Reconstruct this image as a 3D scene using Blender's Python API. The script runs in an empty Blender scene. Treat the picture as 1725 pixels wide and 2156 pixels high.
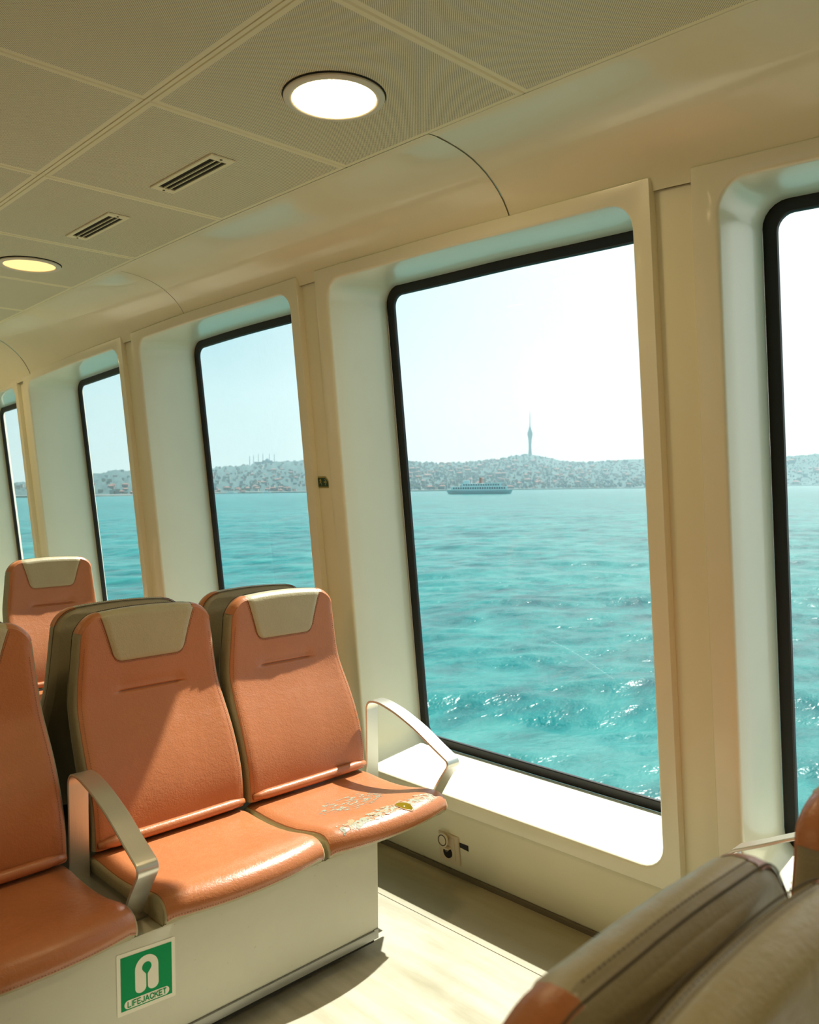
import bpy, bmesh, math, random
from mathutils import Vector, Matrix, noise
random.seed(7)
scene = bpy.context.scene
COL = scene.collection
PI = math.pi
S = .84
CZ = 1.4828*S            # camera height above the deck
CH = CZ+S                # ceiling height
XP = 2.167*S; SP = -.0951    # face of the window mouldings (leans inwards at the top)
XB = 2.5355*S; SB = -.1016   # plane of the glazing
PITCH = 1.6039*S         # window spacing

# ------------------------------------------------------------------ helpers
def link(o): COL.objects.link(o); return o
def obj(name, verts, faces, mat=None, parent=None, smooth=False, mats=None, fmi=None, auto=None):
    me = bpy.data.meshes.new(name)
    me.from_pydata([tuple(v) for v in verts], [], faces)
    me.validate(); me.update()
    for m in (mats or ([mat] if mat else [])): me.materials.append(m)
    if fmi:
        for p, i in zip(me.polygons, fmi): p.material_index = i
    if smooth or auto:
        for p in me.polygons: p.use_smooth = True
        if auto:
            try: me.set_sharp_from_angle(angle=math.radians(auto))
            except Exception: pass
    o = link(bpy.data.objects.new(name, me))
    if parent: o.parent = parent
    return o
def empty(name, loc=(0,0,0), rz=0):
    o = link(bpy.data.objects.new(name, None)); o.location = loc; o.rotation_euler = (0,0,rz)
    o.empty_display_size = .1
    return o
def tag(o, label=None, cat=None, group=None, kind=None):
    if label: o['label'] = label
    if cat: o['category'] = cat
    if group: o['group'] = group
    if kind: o['kind'] = kind
    return o
class MB:
    def __init__(s): s.v=[]; s.f=[]; s.m=[]
    def add(s, v, f, mi=0):
        n=len(s.v); s.v+= [tuple(p) for p in v]; s.f+=[tuple(i+n for i in q) for q in f]; s.m+=[mi]*len(f)
    def box(s, x0,x1,y0,y1,z0,z1, mi=0, bev=0, M=None):
        bm=bmesh.new(); bmesh.ops.create_cube(bm,size=1)
        for v in bm.verts:
            v.co=Vector(((x0+x1)/2+v.co.x*(x1-x0),(y0+y1)/2+v.co.y*(y1-y0),(z0+z1)/2+v.co.z*(z1-z0)))
        if bev: bmesh.ops.bevel(bm,geom=list(bm.edges),offset=bev,segments=2,affect='EDGES',profile=.7)
        if M is not None: bm.transform(M)
        s.bm(bm,mi)
    def bm(s,bm,mi=0):
        bm.verts.index_update()
        s.add([v.co[:] for v in bm.verts],[[v.index for v in f.verts] for f in bm.faces],mi); bm.free()
    def grid(s, rows, mi=0, closed=False, flip=False):
        n=len(rows[0]); v=[p for r in rows for p in r]; f=[]
        for j in range(len(rows)-1):
            for i in range(n if closed else n-1):
                a=j*n+i; b=j*n+(i+1)%n; c=(j+1)*n+(i+1)%n; d=(j+1)*n+i
                f.append((a,d,c,b) if flip else (a,b,c,d))
        s.add(v,f,mi)
    def cyl(s, c, r, h, n=24, axis='Z', mi=0, r2=None):
        bm=bmesh.new(); bmesh.ops.create_cone(bm,cap_ends=True,segments=n,radius1=r,radius2=r if r2 is None else r2,depth=h)
        if axis=='X': bm.transform(Matrix.Rotation(PI/2,4,'Y'))
        if axis=='Y': bm.transform(Matrix.Rotation(PI/2,4,'X'))
        bm.transform(Matrix.Translation(c)); s.bm(bm,mi)
    def build(s,name,mat=None,parent=None,mats=None,smooth=False,auto=None):
        return obj(name,s.v,s.f,mat,parent,smooth,mats,s.m if mats else None,auto)
def lathe(prof, c, n=48):
    m=MB(); rows=[[(c[0]+r*math.cos(2*PI*i/n),c[1]+r*math.sin(2*PI*i/n),c[2]+z) for i in range(n)] for r,z in prof]
    m.grid(rows,closed=True); return m
def tube(path, r, n=8, closed=False):
    m=MB(); rows=[]
    P=[Vector(p) for p in path]
    for i,p in enumerate(P):
        t=(P[min(i+1,len(P)-1)]-P[max(i-1,0)]).normalized()
        a=t.orthogonal().normalized() if abs(t.z)>.99 else t.cross(Vector((0,0,1))).normalized(); b=t.cross(a)
        rr=r[i] if isinstance(r,(list,tuple)) else r
        rows.append([p+a*math.cos(2*PI*k/n)*rr+b*math.sin(2*PI*k/n)*rr for k in range(n)])
    m.grid(rows,closed=True)
    for rw,fl in ((0,0),(len(rows)-1,1)):
        base=rw*n; m.f.append(tuple(base+k for k in (range(n) if fl else reversed(range(n))))); m.m.append(0)
    return m
def lerp(tab, x):
    if x<=tab[0][0]: return tab[0][1]
    for (a,b),(c,d) in zip(tab,tab[1:]):
        if x<=c: return b+(d-b)*(x-a)/(c-a)
    return tab[-1][1]
def sm(tab, x):          # smooth interpolation (Catmull-Rom) of a table
    n=len(tab)
    if x<=tab[0][0]: return tab[0][1]
    if x>=tab[-1][0]: return tab[-1][1]
    for i in range(n-1):
        if x<=tab[i+1][0]: break
    x0,y0=tab[i]; x1,y1=tab[i+1]; h=x1-x0; t=(x-x0)/h
    def sl(k):
        if k==0: return (tab[1][1]-tab[0][1])/(tab[1][0]-tab[0][0])
        if k==n-1: return (tab[-1][1]-tab[-2][1])/(tab[-1][0]-tab[-2][0])
        return (tab[k+1][1]-tab[k-1][1])/(tab[k+1][0]-tab[k-1][0])
    m0,m1=sl(i)*h,sl(i+1)*h
    return (2*t**3-3*t*t+1)*y0+(t**3-2*t*t+t)*m0+(-2*t**3+3*t*t)*y1+(t**3-t*t)*m1

# ------------------------------------------------------------------ materials
def srgb(r,g,b):
    f=lambda c: c/12.92 if c<=.04045 else ((c+.055)/1.055)**2.4
    return (f(r/255),f(g/255),f(b/255),1)
class Mat:
    def __init__(s,name,color=(.8,.8,.8,1),rough=.5,metal=0,spec=.5,coat=0):
        s.m=bpy.data.materials.new(name); s.m.use_nodes=True; s.t=s.m.node_tree; s.n=s.t.nodes; s.l=s.t.links
        s.b=s.n['Principled BSDF']; s.out=s.n['Material Output']
        s.b.inputs['Base Color'].default_value=color; s.b.inputs['Roughness'].default_value=rough
        s.b.inputs['Metallic'].default_value=metal; s.b.inputs['Specular IOR Level'].default_value=spec
        s.b.inputs['Coat Weight'].default_value=coat
        s.color=color
    def node(s,t,**kw):
        n=s.n.new(t)
        for k,v in kw.items():
            if hasattr(n,k) and k not in('Scale',): setattr(n,k,v)
            else: n.inputs[k].default_value=v
        return n
    def coord(s,kind='Object',scale=None):
        c=s.node('ShaderNodeTexCoord'); o=c.outputs[kind]
        if scale:
            mp=s.node('ShaderNodeMapping'); mp.inputs['Scale'].default_value=scale; s.l.new(o,mp.inputs[0]); o=mp.outputs[0]
        return o
    def noise(s,vec,scale,detail=3,rough=.5):
        n=s.node('ShaderNodeTexNoise'); n.inputs['Scale'].default_value=scale; n.inputs['Detail'].default_value=detail; n.inputs['Roughness'].default_value=rough
        s.l.new(vec,n.inputs['Vector']); return n.outputs['Fac']
    def ramp(s,fac,stops):
        r=s.node('ShaderNodeValToRGB'); e=r.color_ramp.elements
        while len(e)<len(stops): e.new(.5)
        for el,(p,c) in zip(e,stops): el.position=p; el.color=c
        s.l.new(fac,r.inputs[0]); return r.outputs[0]
    def bump(s,h,strength,dist=.01,prev=None):
        b=s.node('ShaderNodeBump'); b.inputs['Strength'].default_value=strength; b.inputs['Distance'].default_value=dist
        s.l.new(h,b.inputs['Height'])
        if prev: s.l.new(prev,b.inputs['Normal'])
        return b.outputs[0]
    def mixc(s,f,a,b):
        m=s.node('ShaderNodeMix'); m.data_type='RGBA'
        for sock,v in ((m.inputs[0],f),(m.inputs[6],a),(m.inputs[7],b)):
            if hasattr(v,'is_linked'): s.l.new(v,sock)
            else: sock.default_value=v
        return m.outputs[2]
    def math(s,op,a,b=0.0,c=0.0):
        m=s.node('ShaderNodeMath'); m.operation=op
        for i,v in enumerate((a,b,c)):
            if hasattr(v,'is_linked'): s.l.new(v,m.inputs[i])
            else: m.inputs[i].default_value=v
        return m.outputs[0]
def tint(c,k): return (c[0]*k,c[1]*k,c[2]*k,1)

def leather(name, col, rough=.38, wrinkle=.35, var=.12, spec=.5):
    M=Mat(name,col,rough,spec=spec)
    v=M.coord()
    n1=M.noise(v,9,4,.6); n2=M.noise(v,60,4,.6)
    M.l.new(M.mixc(n1,tint(col,1-var),tint(col,1+var)),M.b.inputs['Base Color'])
    dv=M.node('ShaderNodeVectorMath'); dv.operation='MULTIPLY_ADD'
    nz=M.node('ShaderNodeTexNoise'); nz.inputs['Scale'].default_value=45; M.l.new(v,nz.inputs['Vector'])
    M.l.new(nz.outputs['Color'],dv.inputs[0]); dv.inputs[1].default_value=(.02,.02,.02); M.l.new(v,dv.inputs[2])
    vo=M.node('ShaderNodeTexVoronoi'); vo.feature='DISTANCE_TO_EDGE'; vo.inputs['Scale'].default_value=120; M.l.new(dv.outputs[0],vo.inputs['Vector'])
    h=M.ramp(vo.outputs['Distance'],[(0,(0,0,0,1)),(.22,(1,1,1,1))])
    b=M.bump(h,wrinkle*.36,.002); b=M.bump(n2,wrinkle,.0024,b)
    M.b.inputs['Coat Weight'].default_value=.22; M.b.inputs['Coat Roughness'].default_value=.32
    M.l.new(b,M.b.inputs['Normal'])
    M.l.new(M.ramp(n2,[(.3,(rough-.08,)*3+(1,)),(.75,(rough+.14,)*3+(1,))]),M.b.inputs['Roughness'])
    return M.m
CORAL=(.46,.158,.056,1)
m_coral=leather('coral_leather',CORAL,.36,.30)
m_beige=leather('beige_leather',(.42,.36,.215,1),.42,.38,.1)
m_shell=leather('taupe_leather',(.30,.25,.15,1),.5,.3,.14)
m_thread=Mat('brown_thread',(.26,.12,.05,1),.8).m
m_seam=Mat('dark_taupe_seam',(.10,.075,.045,1),.8).m
m_threadL=Mat('light_thread',(.42,.30,.17,1),.8).m
m_backing=leather('worn_fabric_backing',(.30,.30,.215,1),.8,.9,.25)
m_foam=Mat('yellow_foam',(.17,.115,.006,1),1,spec=.05).m

def gelcoat(name,col,rough=.22,coat=.35,speck=.06):
    M=Mat(name,col,rough,spec=.5,coat=coat); M.b.inputs['Coat Roughness'].default_value=.08
    v=M.coord(); n=M.noise(v,3.5,5,.6)
    M.l.new(M.mixc(n,tint(col,1-speck),tint(col,1+speck)),M.b.inputs['Base Color'])
    M.l.new(M.bump(M.noise(v,5,2,.5),.12,.01),M.b.inputs['Normal'])
    return M.m
CREAM=(.78,.74,.57,1)
m_gel=gelcoat('cream_moulding',CREAM,.3,.3)
m_cove=gelcoat('glossy_cream_coving',(.78,.73,.53,1),.25,.4)
m_wall=gelcoat('cream_wall_panel',(.78,.73,.53,1),.4,.1)
m_ceil=gelcoat('ceiling_cream_metal',(.80,.73,.49,1),.55,0,.03)
m_sill=m_gel
m_dark=Mat('black_rubber',(.006,.006,.007,1),.45).m
m_void=Mat('dark_void',(.01,.009,.006,1),.9).m
m_joint=Mat('shadow_joint',(.13,.105,.06,1),.8).m
m_alu=Mat('satin_aluminium',(.62,.60,.54,1),.32,1).m
def brushed():
    M=Mat('satin_aluminium_band',(.68,.66,.60,1),.33,.85)
    v=M.coord('Object',(300,6,6)); M.l.new(M.bump(M.noise(v,2,2),.12,.001),M.b.inputs['Normal']); return M.m
m_band=brushed()
m_rail=Mat('grey_metal_rail',(.32,.32,.29,1),.35,.6).m
def box_paint():
    M=Mat('greige_painted_steel',(.50,.45,.32,1),.5)
    v=M.coord(); n=M.noise(v,6,6,.65); f=M.noise(v,90,2,.5)
    c=M.mixc(n,(.60,.59,.48,1),(.69,.675,.56,1))
    c=M.mixc(M.ramp(f,[(.72,(0,0,0,1)),(.80,(.5,.5,.5,1))]),c,(.35,.3,.2,1))
    M.l.new(c,M.b.inputs['Base Color']); M.l.new(M.bump(n,.1,.01),M.b.inputs['Normal']); return M.m
m_box=box_paint()
def floor_mat():
    M=Mat('worn_vinyl_deck',(.5,.45,.33,1),.42)
    v=M.coord(); n=M.noise(v,3.2,7,.65); n2=M.noise(v,26,4,.6)
    st=M.noise(M.coord('Object',(5.5,.7,1)),1.6,6,.6)
    c=M.mixc(n,(.38,.35,.25,1),(.60,.57,.47,1))
    c=M.mixc(M.ramp(st,[(.50,(0,0,0,1)),(.70,(.5,.5,.5,1))]),c,(.20,.165,.07,1))
    c=M.mixc(M.ramp(n2,[(.60,(0,0,0,1)),(.8,(.5,.5,.5,1))]),c,(.34,.30,.2,1))
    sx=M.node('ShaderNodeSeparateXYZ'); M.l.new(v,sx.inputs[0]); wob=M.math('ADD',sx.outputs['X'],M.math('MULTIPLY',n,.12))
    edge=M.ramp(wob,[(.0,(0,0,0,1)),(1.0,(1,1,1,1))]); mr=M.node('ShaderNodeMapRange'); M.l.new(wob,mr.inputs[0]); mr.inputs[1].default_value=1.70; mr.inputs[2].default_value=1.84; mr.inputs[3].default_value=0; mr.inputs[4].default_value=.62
    c=M.mixc(mr.outputs[0],c,(.20,.155,.055,1))  # band along the wall: shade painted into the deck colour, with a dirt tint
    M.l.new(c,M.b.inputs['Base Color']); M.l.new(M.bump(n2,.15,.002),M.b.inputs['Normal'])
    M.l.new(M.ramp(n,[(.3,(.3,.3,.3,1)),(.7,(.55,.55,.55,1))]),M.b.inputs['Roughness'])
    return M.m
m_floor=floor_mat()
def perf_mat():
    M=Mat('perforated_metal',(.60,.53,.34,1),.55)
    v=M.coord(); sx=M.node('ShaderNodeSeparateXYZ'); M.l.new(v,sx.inputs[0])
    p=.0052
    def cell(off):
        d=[]
        for ax in ('X','Y'):
            a=M.math('ADD',M.math('DIVIDE',sx.outputs[ax],p),off)
            a=M.math('SUBTRACT',M.math('FRACT',a),.5); d.append(M.math('MULTIPLY',a,a))
        return M.math('SQRT',M.math('ADD',*d))
    d=M.math('MINIMUM',cell(0.0),cell(.5))
    hole=M.ramp(d,[(.20,(1,1,1,1)),(.25,(0,0,0,1))])
    n=M.noise(v,3,3)
    base=M.mixc(n,(.82,.75,.50,1),(.88,.81,.56,1))
    M.l.new(M.mixc(hole,base,(.03,.024,.012,1)),M.b.inputs['Base Color'])
    return M.m
m_perf=perf_mat()
def glass_mat():
    M=Mat('window_glass'); t=M.t; n=M.n
    for x in list(n):
        if x.type=='BSDF_PRINCIPLED': n.remove(x)
    tr=n.new('ShaderNodeBsdfTransparent'); tr.inputs[0].default_value=(.94,.985,.98,1)
    gl=n.new('ShaderNodeBsdfGlossy'); gl.inputs['Roughness'].default_value=.0
    fr=n.new('ShaderNodeFresnel'); fr.inputs[0].default_value=1.45
    df=n.new('ShaderNodeBsdfDiffuse'); df.inputs[0].default_value=(.8,.8,.75,1)
    mx=n.new('ShaderNodeMixShader'); mx2=n.new('ShaderNodeMixShader')
    v=M.coord('Object',(1,6,1)); st=M.noise(v,14,5,.7)
    dirt=M.ramp(st,[(.5,(.004,)*3+(1,)),(.85,(.05,)*3+(1,))])
    t.links.new(fr.outputs[0],mx.inputs[0]); t.links.new(tr.outputs[0],mx.inputs[1]); t.links.new(gl.outputs[0],mx.inputs[2])
    t.links.new(dirt,mx2.inputs[0]); t.links.new(mx.outputs[0],mx2.inputs[1]); t.links.new(df.outputs[0],mx2.inputs[2])
    t.links.new(mx2.outputs[0],M.out.inputs[0]); return M.m
m_glass=glass_mat()
def emis(name,col,st):
    M=Mat(name,(.9,.85,.7,1),.4); M.b.inputs['Emission Color'].default_value=col; M.b.inputs['Emission Strength'].default_value=st; return M.m
LAMPC=(1,.66,.26,1)
m_lamp1=emis('bright_lamp_diffuser',(1,.76,.40,1),47)
m_lamp2=emis('dim_lamp_diffuser',(1,.60,.20,1),1.15)
m_ring=Mat('lamp_ring_white',(.66,.60,.47,1),.35).m

# ------------------------------------------------------------------ camera
def camera():
    yaw,pitch,roll=.7728,-.0313,-.0079
    cy,sy=math.cos(yaw),math.sin(yaw); cp,sp=math.cos(pitch),math.sin(pitch)
    fw=Vector((sy*cp,cy*cp,sp)); rt=Vector((cy,-sy,0)); up=rt.cross(fw)
    cr,sr=math.cos(roll),math.sin(roll)
    r2=cr*rt+sr*up; u2=-sr*rt+cr*up
    cam=bpy.data.cameras.new('camera'); o=link(bpy.data.objects.new('camera',cam))
    M=Matrix((( r2.x,u2.x,-fw.x,0),(r2.y,u2.y,-fw.y,0),(r2.z,u2.z,-fw.z,CZ),(0,0,0,1)))
    o.matrix_world=M
    cam.sensor_fit='HORIZONTAL'; cam.sensor_width=36; cam.lens=1761.1/1725*36
    cam.clip_start=.02; cam.clip_end=20000
    cam.dof.use_dof=True; cam.dof.focus_distance=2.6; cam.dof.aperture_fstop=9
    scene.camera=o
camera()

# ------------------------------------------------------------------ shell of the saloon
GT=[(-1.5,-.10),(0,-.065),(.63,-.034),(.9,-.021),(1.0,-.015),(1.37,-.007),(1.64,0),(1.92,.002),(2.24,.005),(2.5,.001),(3.13,-.005),(3.57,-.019),(4.15,-.038),(4.88,-.073),(5.6,-.11),(9,-.25)]
g=lambda y: sm(GT,y)
def xw(z,off=0): return XP+SP*(z-CZ)+off
def xb(z,off=0): return XB+SB*(z-CZ)+off
ZT=1.965; ZPB=.213; ZO0=.262; ZO1=1.922; ZG0=.29; ZG1=1.939

def rrect(y0,y1,z0,z1,r,nc=6,ns=10):
    # clockwise seen from the cabin; fixed number of points for bridging
    P=[]
    cs=[(y1-r,z1-r,0),(y0+r,z1-r,PI/2),(y0+r,z0+r,PI),(y1-r,z0+r,1.5*PI)]
    for ci,(cy,cz,a0) in enumerate(cs):
        for k in range(nc+1):
            a=a0+PI/2*k/nc; P.append((cy+r*math.cos(a),cz+r*math.sin(a)))
        c2=cs[(ci+1)%4]; a=a0+PI/2
        p0=P[-1]; p1=(c2[0]+r*math.cos(c2[2]),c2[1]+r*math.sin(c2[2]))
        for k in range(1,ns): P.append((p0[0]+(p1[0]-p0[0])*k/ns,p0[1]+(p1[1]-p0[1])*k/ns))
    return P
def shear(P,zb,zt): return [(y,z+g(y)*max(0,min(1,(z-zb)/(zt-zb)))) for y,z in P]

def window(j,idx):
    o1=1.0028*S+j*PITCH            # far side of the opening
    o0=1.2541*S+(j-1)*PITCH        # near side
    w=empty('window_%d'%idx,(xw(0),(o0+o1)/2,0)); tag(w,kind='structure')
    w['label']={1:'window nearest the camera at the right edge, mostly cut off by the frame',2:'largest window in view, a slim tower on the hill seen through it',
                3:'window with the domed building and minarets on the skyline behind the glass',4:'narrow-looking window left of the one with the minarets',5:'farthest window at the left edge of the view'}.get(idx,'window farther along the side')
    O=Vector(w.location)
    L=lambda pts: [Vector(p)-O for p in pts]
    m=MB()
    outer=shear(rrect(o0-.052,o1+.062,ZPB,ZT,.004),ZPB,ZT)
    outb=shear(rrect(o0-.049,o1+.059,ZPB+.003,ZT-.003,.004),ZPB,ZT)
    inn=lambda e,r: shear(rrect(o0-e,o1+e,ZO0-e,ZO1+e,r),ZO0,ZO1)
    rows=[L([(xw(z,.026),y,z) for y,z in outer]),L([(xw(z,.004),y,z) for y,z in outer]),L([(xw(z,0),y,z) for y,z in outb])]
    for e,r,dx in ((.009,.073,0),(.004,.068,.0015),(.001,.065,.005),(0,.064,.011)):
        rows.append(L([(xw(z,dx),y,z) for y,z in inn(e,r)]))
    # reveal tunnel out to the glazing
    gl=lambda e,r: shear(rrect(o0-.018-e,o1+.018+e,ZG0-e,ZG1+e,r),ZG0,ZG1)
    A=inn(0,.064); B=gl(.006,.064)
    for t in (.25,.5,.75,.93):
        rows.append(L([((1-t)*xw(a[1],.011)+t*xb(b[1],-.002),a[0]*(1-t)+b[0]*t,a[1]*(1-t)+b[1]*t) for a,b in zip(A,B)]))
    rows.append(L([(xb(z,0),y,z) for y,z in gl(.014,.07)]))
    rows.append(L([(xb(z,.012),y,z) for y,z in gl(.05,.09)]))
    m.grid(rows,closed=True,flip=True)
    f=m.build('window_moulding',m_gel,w,auto=40)
    # black gasket
    k=MB(); r2=[]
    for e,r,dx in ((.012,.066,.004),(.011,.065,-.006),(.008,.063,-.009),(-.020,.044,-.009),(-.023,.041,-.006),(-.0235,.040,.004)):
        r2.append(L([(xb(z,dx),y,z) for y,z in gl(e,r)]))
    k.grid(r2,closed=True,flip=True); k.build('black_gasket',m_dark,w,auto=40)
    G=L([(xb(z,-.003),y,z) for y,z in gl(-.022,.042)])
    obj('glass_pane',G,[tuple(reversed(range(len(G))))],m_glass,w)
    # outer face of the hull round the glass
    h=MB(); r3=[L([(xb(z,.006),y,z) for y,z in gl(.03,.075)]),L([(xb(z,.05),y,z) for y,z in gl(.075,.11)]),L([(xb(z,.05),y,z) for y,z in shear(rrect(o0-.107,o1+.107,.05,2.06,.004),.05,2.06)])]
    h.grid(r3,closed=True,flip=True); h.build('outer_flange',m_gel,w,auto=40)
    return o0,o1
for j,idx in ((0,1),(1,2),(2,3),(3,4),(4,5),(5,6)): window(j,idx)

def ylist(a,b,st=.1):
    n=max(1,int(math.ceil((b-a)/st))); return [a+(b-a)*k/n for k in range(n+1)]
YA,YZ=-3.0,9.0
# side wall: one recessed skin with holes behind the mouldings
def wall_right():
    m=MB()
    edges=[]
    for j in range(0,6):
        edges.append((1.2541*S+(j-1)*PITCH-.03,1.0028*S+j*PITCH+.03))
    ys=[YA]+[v for e in edges for v in e]+[YZ]
    for i in range(0,len(ys),2):                 # solid strips between the openings
        rows=[[(xw(z,.022),y,z) for y in ylist(ys[i],ys[i+1],.3)] for z in [0,.2,.5,1,1.5,1.9,2.0]]
        m.grid(rows)
    for i in range(1,len(ys)-1,2):
        yy=ylist(ys[i],ys[i+1],.3)
        m.grid([[(xw(z,.022),y,z) for y in yy] for z in (0,.12,.235)])
        m.grid([[(xw(z,.022),y,z+(g(y) if z<2 else 0)) for y in yy] for z in (1.945,2.02)])
    w=m.build('wall_right',m_wall); tag(w,'cream side wall with narrow pillars between the window mouldings',kind='structure')
    # lower skirting skin, a little proud, ending above the deck
    s=MB(); prof=[(.218,.0),(.214,.004),(.20,.006),(.12,.004),(.02,.004),(.014,.008),(.013,.02)]
    s.grid([[(xw(z,d),y,z) for y in ylist(YA,YZ,.5)] for z,d in prof])
    o=s.build('trim_1',m_wall,auto=35); tag(o,'smooth cream skirting below the windows',kind='structure')
    b=MB(); b.box(xw(0,-.004),xw(0,.02),YA,YZ,0,.014); b=b.build('baseboard_right',m_joint); tag(b,'dark gap strip where wall meets the deck',kind='structure')
    # horizontal seam on the pillars
    t=MB()
    for j in range(0,6):
        y0=1.0028*S+j*PITCH+.062; y1=1.2541*S+j*PITCH-.052
        for (za,zb_,d) in ((1.936,1.9385,.0165),):
            t.add([(xw(za,d),y0,za+g(y0)),(xw(za,d),y1,za+g(y1)),(xw(za,d),y1,zb_+g(y1)),(xw(za,d),y0,zb_+g(y0))],[(0,1,2,3)])
    o=t.build('trim_4',m_joint); tag(o,'thin dark joint across the tops of the pillars',kind='structure')
wall_right()

XE=[(-3,1.50),(.53,1.478),(1.128,1.458),(1.712,1.447),(2.31,1.442),(2.915,1.452),(3.514,1.467),(4.72,1.505),(8.92,1.6)]
CP=[(1.472,2.0865),(1.485,2.0878),(1.50,2.089),(1.531,2.087),(1.562,2.084),(1.592,2.079),(1.62,2.072),(1.646,2.062),(1.671,2.050),(1.693,2.036),(1.716,2.018),(1.735,1.998),(1.748,1.980),(1.757,1.965),(1.764,1.95),(1.768,1.936)]
def cove_pt(i,y,dx=0,dz=0):
    x,z=CP[i]; t=max(0,(x-1.472)/(1.757-1.472)); xe=lerp(XE,y)
    return (x+(xe-1.472)*(1-t)+dx,y,z+g(y)*min(1,t)+dz)
def coving():
    seams=[-1.994,-.29,1.414,3.118,4.822,6.526,8.23]
    root=empty('trim_2',(1.6,3,2.0)); tag(root,'glossy curved coving between ceiling and window wall',kind='structure'); O=Vector(root.location)
    cuts=[YA]+[s for s in seams if s>YA]+[YZ]
    for k in range(len(cuts)-1):
        m=MB(); a,b=cuts[k]+.0008,cuts[k+1]-.0008
        d=.0012*(k%2)
        rows=[[Vector(cove_pt(i,y,-d,-d))-O for y in ylist(a,b,.12)] for i in range(len(CP))]
        m.grid(rows,flip=False); m.build('coving_panel',m_cove,root,smooth=True)
    for s in seams:
        if s<YA: continue
        m=MB(); rows=[[Vector(cove_pt(i,s-.0013,-.0016,-.0016))-O for i in range(2,len(CP))],[Vector(cove_pt(i,s+.0013,-.0016,-.0016))-O for i in range(2,len(CP))]]
        m.grid(rows); m.build('panel_joint',m_joint,root)
coving()

# ceiling: backing plus metal trays
def ceiling():
    root=empty('ceiling',(0,3,CH)); tag(root,'perforated cream metal ceiling panels',kind='structure'); O=Vector(root.location)
    m=MB(); m.box(-4.2,1.56,YA,YZ,CH+.02,CH+.05); m.v=[tuple(Vector(p)-O) for p in m.v]; m.build('ceiling_backing',m_ceil,root)
    ys=[-2.49,-1.88,-1.27,-.67,-.07,.53,1.128,1.712,2.31,2.915,3.514,4.115,4.72,5.32,5.92,6.52,7.12,7.72,8.32,8.92]
    xs=[-3.56,-2.95,-2.34,-1.73,-.93,-.33,.277,.884]
    def tray(x0,x1f,y0,y1):
        t=MB(); e=.0007; mg=.0155
        def X1(y): return x1f(y)
        ring=lambda ins,z: [(x0+ins,y0+ins,z),(X1(y0)-ins,y0+ins,z),(X1(y1)-ins,y1-ins,z),(x0+ins,y1-ins,z)]
        rows=[ring(e,CH+.02),ring(e,CH+.003),ring(e+.003,CH)]
        rows=[[Vector(p)-O for p in r] for r in rows]
        t.grid(rows,closed=True,flip=True)
        r3=[Vector(p)-O for p in ring(mg,CH)]
        t.grid([rows[2],r3],closed=True,flip=True); t.add(r3,[(0,3,2,1)],1)
        t.build('ceiling_tile',None,root,mats=[m_ceil,m_perf])
    for yi in range(len(ys)-1):
        tray(xs[-1]+.004,lambda y: lerp(XE,y)+.001,ys[yi],ys[yi+1])
        for xi in range(len(xs)-1):
            if ys[yi+1]<-.1 and xi<4: pass
            tray(xs[xi],lambda y,xi=xi: xs[xi+1]-(.004 if xi==len(xs)-2 else 0),ys[yi],ys[yi+1])
    # main carrier strip with a dark shadow line
    t=MB(); t.box(.8775,.8865,YA,YZ,CH-.0015,CH+.019,bev=.001); t.v=[tuple(Vector(p)-O) for p in t.v]; t.build('carrier_strip',m_ceil,root)
    t=MB(); t.box(.8735,.8775,YA,YZ,CH+.004,CH+.019); t.v=[tuple(Vector(p)-O) for p in t.v]; t.build('shadow_gap',m_joint,root)
ceiling()

# deck
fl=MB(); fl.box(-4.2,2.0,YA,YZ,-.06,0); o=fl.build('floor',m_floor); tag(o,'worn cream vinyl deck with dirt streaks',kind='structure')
jt=MB(); 
for y0,y1,x in ((-1,4,1.688),): jt.box(x-.0011,x+.0011,y0,y1,0,.0006)
o=jt.build('trim_5',m_joint); tag(o,'thin dark sheet joint in the deck along the wall',kind='structure')
# far sides of the saloon, so that light stays in; windows on the other side too
ow=MB(); 
ow.box(-4.25,-4.2,YA,YZ,0,.75); ow.box(-4.25,-4.2,YA,YZ,1.7,2.12)
for k in range(8): ow.box(-4.25,-4.2,YA+k*1.6,YA+k*1.6+.75,.75,1.7)
o=ow.build('wall_left',m_wall); tag(o,'opposite side wall of the saloon',kind='structure')
for nm,y in (('wall_back',YA),('wall_front',YZ)):
    b=MB(); b.box(-4.25,2.25,y-.05 if y<0 else y,y if y<0 else y+.05,0,2.12); o=b.build(nm,m_wall); tag(o,'end wall of the saloon',kind='structure')

# upper deck slab above the saloon, reaching a little over the side
ud=MB(); ud.box(-4.6,2.3,YA-.1,YZ+.1,2.16,2.3); o=ud.build('roof',m_wall); tag(o,'deck slab above the saloon',kind='structure')

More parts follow.
